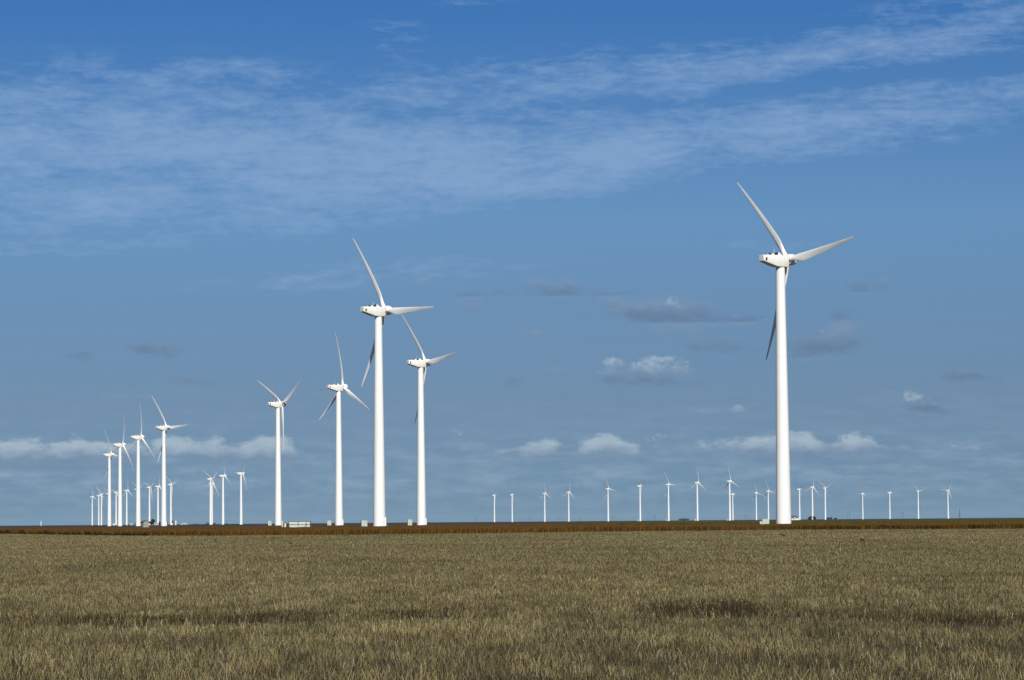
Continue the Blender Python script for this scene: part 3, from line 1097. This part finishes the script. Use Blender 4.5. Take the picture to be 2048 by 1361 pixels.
s = FD / F
root = empty('farm_building', at(306, FD), 0)
tag(root, 'low pale building half hidden behind the dark tree right of the shed', 'building')
wl, _ = wall_roof(root, 11.5 * s, 5, zof(306, 1048.6, FD), zof(306, 1047.4, FD), M['shedwall'], M['hutroof'])
openings(wl, [('window', -2, 1.8, 0.9, 0.9), ('door', 1.5, 1.2, 1.0, 2.0)], -2.53, M['glass'])
root = empty('farm_building', at(313.2, FD - 30), 0)
tag(root, 'small pale green building left of a big tower, right of the wind-leaning tree', 'building')
wl, _ = wall_roof(root, 4.6 * s, 4, zof(313, 1047.8, FD), zof(313, 1046.8, FD), M['hut'], M['hut'])
openings(wl, [('window', -0.6, 1.8, 0.7, 0.8)], -2.03, M['glass'])
root = empty('farm_building', at(263.5, FD), 0)
tag(root, 'low pale building left of the tower by the shed', 'building')
wl, _ = wall_roof(root, 5.6 * s, 4, zof(263, 1048.4, FD), zof(263, 1047.2, FD), M['hut'], M['hut'])
openings(wl, [('window', -0.8, 1.8, 0.8, 0.8), ('door', 1.0, 1.1, 0.9, 2.0)], -2.03, M['glass'])
root = empty('farm_building', at(228, FD + 200), 0)
tag(root, 'tiny white building between the two leftmost large towers', 'building')
wl, _ = wall_roof(root, 4.2 * s, 4, zof(228, 1048.7, FD), zof(228, 1047.6, FD), M['white'], M['white'])
openings(wl, [('door', 0.4, 1.1, 0.9, 2.0)], -2.03, M['glass'])
root = empty('farm_building', at(368.6, FD), 0)
tag(root, 'long low tan building with a shallow roof, right of the white silo', 'building')
wl, _ = wall_roof(root, 15.5 * s, 7, zof(368, 1048.6, FD), zof(368, 1046.2, FD), M['shedwall'], M['hutroof'], 5)
openings(wl, [('door', -1, 1.0, 1.1, 1.6), ('window', 3, 1.4, 0.9, 0.6)], -3.53, M['glass'])

root = empty('silo', at(351.4, FD), 0)
tag(root, 'white upright silo with a domed top, right of the round white tank', 'silo')
hs = zof(351, 1042.2, FD)
rs = 4.4 * s / 2
bm = bmesh.new()
pr = []
for k in range(8):
    z = hs * 0.86 * k / 7
    pr += [(rs, z), (rs * 1.015, z + 0.06)]
lathe(bm, pr, 24)
sh = build('shell', bm, M['white'], root, True, 30)
bm = bmesh.new()
lathe(bm, [(rs * 1.03, hs * 0.87), (rs * 0.85, hs * 0.94), (rs * 0.45, hs * 0.985), (0, hs)], 24)
build('dome', bm, M['white'], root, True, 40)
bm = bmesh.new()
for x in (-0.2, 0.2):
    tube(bm, (rs * 0.75 + x, -rs * 0.85, 0.3), (rs * 0.75 + x, -rs * 0.85, hs * 0.86), 0.04)
for k in range(14):
    tube(bm, (rs * 0.75 - 0.2, -rs * 0.85, 0.5 + k * 0.4), (rs * 0.75 + 0.2, -rs * 0.85, 0.5 + k * 0.4), 0.025)
build('ladder', bm, M['steel'], root)
root = empty('round_tank', at(343.4, FD - 20), 0)
tag(root, 'round white tank left of the white silo, in front of a far turbine', 'tank')
ht = zof(343, 1046.2, FD)
rt = 4.6 * s / 2
bm = bmesh.new()
lathe(bm, [(rt * 0.9, 0.4), (rt, ht * 0.35), (rt, ht * 0.65), (rt * 0.8, ht * 0.88), (rt * 0.4, ht * 0.97), (0, ht)], 24)
build('shell', bm, M['white'], root, True, 50)
bm = bmesh.new()
for x, y in ((-1, -1), (1, -1), (1, 1), (-1, 1)):
    tube(bm, (x * rt * 0.6, y * rt * 0.6, 0), (x * rt * 0.6, y * rt * 0.6, 0.6), 0.12)
build('legs', bm, M['steel'], root)

d = 6000
root = empty('silo', at(82, d), 0)
tag(root, 'thin white silo standing alone on the horizon at the far left', 'silo')
hs = zof(82, 1042.3, d)
bm = bmesh.new()
lathe(bm, [(0.85, 0), (0.85, hs * 0.45), (0.9, hs * 0.46), (0.85, hs * 0.47), (0.85, hs * 0.93)], 20)
build('shell', bm, M['white'], root, True, 30)
bm = bmesh.new()
lathe(bm, [(0.95, hs * 0.93), (0.95, hs * 0.95), (0.3, hs), (0, hs)], 20)
build('cap', bm, M['hutroof'], root, True, 30)

# farmhouse and barn at right
d = 5000
s = d / F
root = empty('farmhouse', at(1588.6, d), R(4))
tag(root, 'white farmhouse with a dark hipped roof, just right of the biggest tower', 'house')
wl, rf_ = wall_roof(root, 12.5 * s, 8, zof(1588, 1036.0, d), zof(1588, 1032.3, d), M['white'], M['darkroof'], 3.2, 0.5)
openings(wl, [('window', -3.6, 3.2, 1.0, 1.5), ('door', -1.6, 2.6, 1.1, 2.6), ('window', 0.6, 3.2, 1.4, 1.5), ('window', 3.4, 3.2, 1.2, 1.5)], -4.05, M['glass'])
bm = bmesh.new()
hz = zof(1588, 1036.0, d)
v = [bm.verts.new(p) for p in ((-1.4, -4.9, hz - 0.1), (1.4, -4.9, hz - 0.1), (0, -4.9, hz + 1.6), (-1.4, -2.0, hz + 0.1), (1.4, -2.0, hz + 0.1), (0, -2.0, hz + 1.7))]
for f in ((0, 1, 2), (3, 4, 5), (0, 2, 5, 3), (1, 2, 5, 4), (0, 1, 4, 3)):
    bm.faces.new([v[i] for i in f])
build('gable', bm, M['white'], rf_)
bm = bmesh.new()
box(bm, (2.2, 0.5, zof(1588, 1032.3, d) - 0.1), (0.7, 0.7, 1.0))
build('chimney', bm, M['darkwall'], rf_)
root = empty('shed', at(1598.0, d - 10), 0)
tag(root, 'tiny white outbuilding at the foot of the turbine beside the farmhouse', 'shed')
wl, _ = wall_roof(root, 3.4, 3, zof(1598, 1037.2, d), zof(1598, 1036.6, d), M['white'], M['white'])
openings(wl, [('door', 0, 1.4, 0.9, 2)], -1.53, M['glass'])

root = empty('barn', at(1367, d), 0)
tag(root, 'long low dark barn with a sloping left end, between two far turbines', 'barn')
hb, hr_ = zof(1367, 1039.6, d), zof(1367, 1037.2, d)
bm = bmesh.new()
box(bm, (0.8, 0, hb / 2), (16.0, 9, hb))
wl = build('wall', bm, M['darkwall'], root)
bm = bmesh.new()
v = [bm.verts.new(p) for p in ((-10, -4.8, hb * 0.8), (9.2, -4.8, hb), (9.2, 4.8, hb), (-10, 4.8, hb * 0.8), (-5.2, -1.5, hr_ * 0.97), (0.5, -1.5, hr_), (8.8, -1.5, hr_ * 0.93),
                               (-5.2, 1.5, hr_ * 0.97), (0.5, 1.5, hr_), (8.8, 1.5, hr_ * 0.93))]
for f in ((0, 1, 6, 5, 4), (4, 5, 8, 7), (5, 6, 9, 8), (2, 3, 7, 8, 9), (1, 2, 9, 6), (3, 0, 4, 7), (0, 1, 2, 3)):
    bm.faces.new([v[i] for i in f])
build('roof', bm, M['darkroof'], root)
openings(wl, [('door', 1, 1.6, 4, 3.0), ('door', -4, 1.5, 2, 2.6)], -4.53, M['glass'])


# ------------------------------------------------------------------ power poles and mast
def pole(px, top_y, d, label, twin):
    h = zof(px, top_y, d)
    p = at(px, d)
    root = empty('power_pole', p)
    tag(root, label, 'power pole', 'power poles along the horizon')
    g = 2.6
    for x in ((-g, g) if twin else (0,)):
        bm = bmesh.new()
        tube(bm, (x, 0, 0), (x, 0, h), 0.24, 0.17, 8)
        build('pole', bm, M['pole'], root, True)
    bm = bmesh.new()
    box(bm, (0, -0.25, h * 0.88), ((4 * g if twin else 3.6), 0.25, 0.3), 0.02)
    build('crossarm', bm, M['pole'], root)
    for x in ((-1.9 * g, 0, 1.9 * g) if twin else (-1.6, 1.6)):
        bm = bmesh.new()
        lathe(bm, [(0.1, 0), (0.16, 0.1), (0.1, 0.2), (0.16, 0.3), (0.08, 0.45)], 8)
        o = build('insulator', bm, M['steel'], root, True)
        o.location = (x, -0.25, h * 0.88 + 0.15)


PD = 6600
pole(951, 1032.5, PD, 'thin single pole left of the leftmost far turbine of the right row', False)
pole(1059.5, 1032.8, PD, 'single pole with crossarm between the second and third turbines of the right row', False)
pole(1119, 1037.5, PD + 900, 'short thin pole between the third and fourth turbines of the right row', False)
pole(1160.5, 1033.0, PD, 'thin tall pole right of the fourth turbine of the right row', False)
pole(1181, 1038.0, PD + 900, 'short pole halfway between the fourth and fifth turbines of the right row', False)
pole(1225.5, 1032.0, PD, 'twin H-frame pole just right of the fifth turbine of the right row', True)
pole(1296, 1033.0, PD, 'single pole just right of the edge-on sixth turbine of the right row', False)
pole(1308.5, 1031.0, PD, 'twin H-frame pole between the sixth and seventh turbines of the right row', True)
pole(1399.5, 1033.0, PD, 'thin single pole hard right of the star-bladed turbine', False)
pole(1493, 1030.0, PD, 'twin H-frame pole left of the two-part cabinet, right of the low turbine', True)
pole(1696.8, 1026.0, PD, 'twin H-frame pole right of the hazy trees', True)
pole(1805, 1024.8, PD, 'twin H-frame pole between the last three turbines at the right end', True)

d = 6000
h = zof(1919.4, 1017.0, d)
root = empty('lattice_mast', at(1919.4, d), 0)
tag(root, 'dark upright lattice mast right of the last turbine at the right end', 'mast')
bm = bmesh.new()
for sx, sy in ((-1, -1), (1, -1), (1, 1), (-1, 1)):
    tube(bm, (sx * 0.85, sy * 0.85, 0), (sx * 0.35, sy * 0.35, h * 0.9), 0.13, 0.09, 6)
build('frame', bm, M['pole'], root)
bm = bmesh.new()
N = 12
for k in range(N):
    z0, z1 = h * 0.9 * k / N, h * 0.9 * (k + 1) / N
    w0, w1 = 0.85 - 0.5 * k / N, 0.85 - 0.5 * (k + 1) / N
    for a in range(4):
        c4 = [(-1, -1), (1, -1), (1, 1), (-1, 1)]
        p, q = c4[a], c4[(a + 1) % 4]
        tube(bm, (p[0] * w0, p[1] * w0, z0), (q[0] * w1, q[1] * w1, z1), 0.06, 0.06, 5)
        tube(bm, (q[0] * w0, q[1] * w0, z0), (p[0] * w1, p[1] * w1, z1), 0.06, 0.06, 5)
build('bracing', bm, M['pole'], root)
bm = bmesh.new()
tube(bm, (0, 0, h * 0.88), (0, 0, h), 0.12, 0.06, 6)
build('antenna', bm, M['pole'], root)

# ------------------------------------------------------------------ thin autumn haze
bm = bmesh.new()
box(bm, (0, 30000, 59.5), (125000, 60800, 121))
hz_m = bpy.data.materials.new('haze_air')
hz_m.use_nodes = True
hn = hz_m.node_tree
hn.nodes.remove(hn.nodes['Principled BSDF'])
pv = hn.nodes.new('ShaderNodeVolumePrincipled')
pv.inputs['Color'].default_value = (0.55, 0.78, 0.95, 1)
pv.inputs['Density'].default_value = 1.0e-5
pv.inputs['Anisotropy'].default_value = 0.0
hn.links.new(pv.outputs[0], hn.nodes['Material Output'].inputs['Volume'])
hz_o = build('haze', bm, hz_m)
tag(hz_o, kind='stuff')
hz_o['label'] = 'thin bluish haze over the far fields'

# ------------------------------------------------------------------ light and sky
SUN_EL, SUN_AZ = 36.0, 168.5       # degrees; azimuth clockwise from +Y (behind the camera, to its right)
sd = Vector((math.sin(R(SUN_AZ)) * math.cos(R(SUN_EL)), math.cos(R(SUN_AZ)) * math.cos(R(SUN_EL)), math.sin(R(SUN_EL))))
sl = bpy.data.lights.new('sun', 'SUN')
sl.energy = 5.0
sl.angle = R(0.53)
sl.color = (1.0, 0.957, 0.875)
so = bpy.data.objects.new('sun', sl)
so.rotation_euler = sd.to_track_quat('Z', 'Y').to_euler()
so.location = (60, -80, 120)
col.objects.link(so)

w = bpy.data.worlds.new('World')
sc.world = w
w.use_nodes = True
nt = w.node_tree
t = NT(nt)
bg = nt.nodes['Background']
bg.inputs['Strength'].default_value = 0.05
tc = t.n('ShaderNodeTexCoord')
sep = t.n('ShaderNodeSeparateXYZ')
t.put(sep.inputs[0], tc.outputs['Generated'])
X, Y, Z = sep.outputs
U = t.math('ARCTAN2', X, Y)
V = t.math('ARCSINE', Z)
cmb = t.n('ShaderNodeCombineXYZ')
t.put(cmb.inputs[0], U)
t.put(cmb.inputs[1], V)
UV = cmb.outputs[0]
sky = t.n('ShaderNodeTexSky', sky_type='NISHITA', sun_disc=False)
sky.sun_elevation = R(SUN_EL)
sky.sun_rotation = R(SUN_AZ)
sky.altitude = 1000
sky.air_density = 1.0
sky.dust_density = 0.25
sky.ozone_density = 3.0
t.put(sky.inputs[0], t.mapped(tc.outputs['Generated'], loc=(0, 0, 0.12), scale=(1, 1, 0.9)))
# clear autumn air: the blue deepens quickly with height
S_ = 1 / (0.05 * 2 ** 0.12)
tint = t.ramp(t.math('MULTIPLY', Z, 1 / 0.40, clamp=True),
              [(0, (0.62, 0.68, 0.69)), (0.04, (0.725, 0.77, 0.78)), (0.1, (0.813, 0.835, 0.843)), (0.185, (0.866, 0.988, 1.035)), (0.25, (0.913, 1.148, 1.252)), (0.42, (0.446, 0.903, 1.327)), (1, (0.565, 0.847, 1.223))])
base = t.mix(1.0, t.mix(1.0, sky.outputs[0], tint, 'MULTIPLY'), (1.12, 1.12, 1.12), 'MULTIPLY')


def uv_of(px, py):
    r = ray(px, py)
    return math.atan2(r.x, r.y), math.asin(r.z)


def blob(px, py, rx, ry, rot, wgt=1.0):
    """soft ellipse on the sky, angular size in photograph pixels"""
    u, v = uv_of(px, py)
    a = R(-rot)  # image clockwise positive
    # Mapping POINT: scale, rotate, translate -> use TEXTURE type (inverse)
    nd = t.n('ShaderNodeMapping', vector_type='TEXTURE')
    t.put(nd.inputs[0], UV)
    nd.inputs['Location'].default_value = (u, v, 0)
    nd.inputs['Rotation'].default_value = (0, 0, a)
    nd.inputs['Scale'].default_value = (rx / F, ry / F, 1)
    g = t.n('ShaderNodeTexGradient', gradient_type='SPHERICAL')
    t.put(g.inputs[0], nd.outputs[0])
    return t.math('MULTIPLY', g.outputs[1], wgt)


def blobs(lst):
    acc = None
    for b in lst:
        o = blob(*b)
        acc = o if acc is None else t.math('ADD', acc, o)
    return acc


def layer(mask, noise, gain, thr, soft, alpha):
    """smooth cloud cover from mask + noise"""
    s = t.math('MULTIPLY_ADD', t.math('SUBTRACT', noise, 0.5), gain, mask)
    s = t.math('DIVIDE', t.math('SUBTRACT', s, thr), soft, clamp=True)
    s = t.math('SMOOTH_MIN', s, 1.0, 0.2)
    # nothing where there is no mask at all
    s = t.math('MULTIPLY', s, t.math('MULTIPLY', mask, 5.0, clamp=True))
    return t.math('MULTIPLY', s, alpha, clamp=True)


wv = t.n('ShaderNodeTexNoise')
t.put(wv.inputs['Vector'], t.mapped(UV, scale=(30, 60, 1)))
wv.inputs['Scale'].default_value = 1.0
wv.inputs['Detail'].default_value = 3
wsub = t.n('ShaderNodeVectorMath', operation='MULTIPLY_ADD')
t.put(wsub.inputs[0], wv.outputs[1])
wsub.inputs[1].default_value = (0.008, 0.004, 0)
t.put(wsub.inputs[2], UV)
UVW = wsub.outputs[0]

nA = t.noise(t.mapped(UVW, rot=(0, 0, R(-4)), scale=(34, 120, 1)), 1.0, 8, 0.60)
nA2 = t.noise(t.mapped(UVW, rot=(0, 0, R(-3)), scale=(90, 420, 1), loc=(3, 8, 0)), 1.0, 6, 0.62)
nA3 = t.noise(t.mapped(UVW, rot=(0, 0, R(-6)), scale=(210, 520, 1), loc=(6, 1, 0)), 1.0, 5, 0.6)
nAm = t.math('ADD', t.math('ADD', t.math('MULTIPLY', nA, 0.46), t.math('MULTIPLY', nA2, 0.32)), t.math('MULTIPLY', nA3, 0.22))
maskA = blobs([
    (330, 270, 720, 185, 1, 0.95), (-20, 330, 480, 190, 0, 0.6), (760, 325, 640, 130, -3, 0.8), (1180, 312, 560, 100, -6, 0.85),
    (1750, 228, 640, 90, -7, 1.0), (1100, 172, 600, 84, -4, 0.8), (1480, 125, 330, 60, -8, 0.5), (1900, 66, 480, 96, -8, 0.8),
    (420, 136, 150, 24, 3, 0.7), (260, 150, 140, 18, 3, 0.5), (1090, 372, 260, 30, -2, 0.6), (790, 78, 90, 60, 15, 0.35),
    (760, 548, 480, 40, -4, 0.45), (180, 425, 380, 50, 0, 0.4), (560, 445, 420, 50, -5, 0.4), (950, 5, 120, 20, 0, 0.35), (1540, 490, 140, 16, 0, 0.3), (120, 500, 300, 30, -3, 0.3),
    (860, 222, 220, 30, 0, -0.55), (1620, 170, 260, 26, -6, -0.35), (1900, 140, 280, 26, -4, -0.7), (300, 345, 240, 40, 6, -0.4), (130, 350, 150, 40, 10, -0.35), (1200, 205, 160, 22, 0, -0.35), (620, 240, 200, 20, 4, -0.2)])
aA = layer(maskA, nAm, 4.6, 0.12, 1.15, 0.64)

nB = t.noise(t.mapped(UVW, scale=(95, 210, 1), loc=(11, 3, 0)), 1.0, 8, 0.66)
maskB = blobs([
    (1115, 575, 120, 32, 4, 1), (935, 608, 70, 26, 18, 0.9), (990, 588, 50, 20, 0, 0.5), (1345, 628, 150, 48, 9, 1.35), (1255, 622, 80, 28, 20, 0.9),
    (1650, 690, 120, 36, -3, 1.25), (1460, 690, 140, 22, 2, 0.9), (1686, 645, 50, 40, 15, 0.8), (1735, 570, 70, 24, 0, 0.8), (310, 700, 90, 30, 3, 0.7),
    (375, 760, 70, 18, 3, 0.6), (165, 720, 60, 24, 5, 0.5), (1935, 755, 110, 22, 2, 0.8), (245, 788, 90, 24, 0, 0.45), (845, 560, 60, 16, 0, 0.5), (1070, 665, 60, 24, 20, 0.45),
    (1290, 760, 150, 22, 5, 0.9), (1110, 742, 110, 14, 2, 0.6), (1850, 815, 90, 20, 5, 1.0), (1030, 765, 80, 14, 4, 0.4), (1500, 640, 60, 20, 5, 0.6), (660, 790, 70, 20, 15, 0.5)])
aB = layer(maskB, nB, 3.0, 0.20, 0.85, 0.66)

nC = t.noise(t.mapped(UVW, scale=(130, 190, 1), loc=(5, 17, 0)), 1.0, 9, 0.64)
maskC = blobs([
    (1275, 738, 140, 36, 6, 0.8), (1350, 735, 60, 36, 30, 0.65), (1450, 822, 100, 18, 3, 0.7), (1840, 798, 90, 22, 6, 0.65), (1330, 612, 80, 34, 0, 0.35), (1650, 676, 60, 22, 0, 0.4),
    (1035, 906, 70, 24, 0, 1.2), (1085, 897, 60, 30, -10, 1.3), (1208, 896, 72, 38, 0, 1.9), (1262, 906, 50, 24, 10, 1.2), (1480, 897, 90, 26, -3, 1.2), (1540, 890, 60, 32, 0, 1.4), (1600, 888, 60, 36, 0, 1.5), (1690, 900, 70, 32, 4, 1.6), (1730, 893, 50, 38, 20, 1.5),
    (1930, 897, 70, 16, 0, 0.8), (-10, 908, 90, 40, 0, 1.3), (70, 902, 80, 36, 0, 1.2), (160, 896, 70, 34, 6, 1.2), (215, 908, 70, 36, 0, 1.2), (350, 892, 55, 34, 0, 1.25), (425, 900, 60, 38, 0, 1.45), (490, 905, 50, 28, 0, 0.9), (545, 900, 65, 40, 6, 1.6), (590, 916, 45, 24, 12, 1.2), (290, 908, 110, 32, 0, 0.9), (120, 915, 200, 26, 0, 0.6), (480, 912, 150, 24, 0, 0.6),
    (80, 942, 150, 18, 4, 0.75), (1290, 880, 90, 20, 0, 0.5), (920, 870, 40, 16, 15, 0.6), (930, 900, 50, 16, 0, 0.6), (1400, 893, 60, 16, 0, 0.6), (1790, 898, 60, 14, 0, 0.6),
    (1210, 932, 50, 12, 0, 0.6), (1315, 935, 40, 14, 10, 0.6), (1510, 942, 60, 12, 0, 0.55), (1630, 936, 50, 12, -8, 0.55)])
aC = layer(maskC, nC, 3.2, 0.40, 0.62, 0.70)

nD = t.noise(t.mapped(UVW, rot=(0, 0, R(2)), scale=(45, 300, 1), loc=(1, 9, 0)), 1.0, 8, 0.6)
nD2 = t.noise(t.mapped(UVW, rot=(0, 0, R(12)), scale=(110, 330, 1), loc=(7, 2, 0)), 1.0, 6, 0.6)
u_, v_lo = uv_of(1024, 1030)
u_, v_mid = uv_of(1024, 950)
u_, v_hi = uv_of(1024, 855)
band = t.ramp(t.math('DIVIDE', V, 0.06, clamp=True), [(0.0, (0.25,) * 3), (v_mid / 0.06, (1, 1, 1)), (v_hi / 0.06, (0.25,) * 3), (min(1.0, v_hi / 0.06 * 1.6), (0, 0, 0))])
sD = t.math('ADD', t.math('MULTIPLY', nD, 0.6), t.math('MULTIPLY', nD2, 0.4))
sD = t.math('DIVIDE', t.math('SUBTRACT', sD, 0.44), 0.20, clamp=True)
aD = t.math('MULTIPLY', t.math('MULTIPLY', sD, band), 0.62)
# grey shelf under the low cumulus
nE = t.noise(t.mapped(UVW, scale=(26, 260, 1), loc=(4, 4, 0)), 1.0, 6, 0.55)
maskE = blobs([(60, 930, 260, 22, 0, 0.9), (250, 932, 200, 20, 0, 0.8), (500, 928, 180, 18, 0, 0.8), (1070, 926, 160, 14, 0, 0.7), (1230, 922, 110, 12, 0, 0.8), (1530, 918, 200, 16, 0, 0.8), (1700, 922, 140, 14, 0, 0.9)])
aE = layer(maskE, nE, 1.3, 0.22, 0.7, 0.45)


def lin(r, g, b):
    f = lambda c: ((c / 255 + 0.055) / 1.055) ** 2.4 if c > 10 else c / 255 / 12.92
    return tuple(f(c) * S_ for c in (r, g, b))


nS = t.noise(t.mapped(UVW, scale=(150, 260, 1), loc=(5.2, 20, 0)), 1.0, 6, 0.6)


def rows(lst):
    """height inside each row of clouds: 0 at its base, 1 at its tops; rows given by photograph rows (base, top)"""
    st = []
    for base, top in sorted(lst, reverse=True):
        vb, vt = uv_of(1024, base)[1], uv_of(1024, top)[1]
        st += [(vb / 0.09, (0, 0, 0)), (vt / 0.09, (1, 1, 1))]
    return t.ramp(t.math('DIVIDE', V, 0.09, clamp=True), st)


yC = rows([(918, 878), (835, 808), (760, 716), (690, 655), (640, 590)])
yB = rows([(930, 880), (830, 790), (770, 730), (715, 650), (648, 596), (590, 558)])


def lit(y, lo, hi):
    k = t.math('ADD', t.math('MULTIPLY', y, 0.8), t.math('MULTIPLY', nS, 0.9))
    return t.ramp(t.math('ADD', k, -0.35, clamp=True), [(0.22, lo), (0.50, tuple((p * 0.45 + q * 0.55) for p, q in zip(lo, hi))), (0.70, hi)])


c = t.mix(aA, base, lin(143, 173, 210))
c = t.mix(aB, c, lit(yB, lin(98, 119, 148), lin(127, 148, 174)))
c = t.mix(aD, c, lin(150, 172, 194))
c = t.mix(aE, c, lin(106, 132, 164))
c = t.mix(aC, c, lit(yC, lin(122, 143, 169), lin(178, 194, 206)))
t.put(bg.inputs['Color'], c)

# ------------------------------------------------------------------ render settings
sc.view_settings.view_transform = 'Standard'
sc.view_settings.look = 'None'
sc.view_settings.exposure = 0.12
sc.view_settings.gamma = 1.0
sc.cycles.max_bounces = 6
sc.cycles.diffuse_bounces = 3
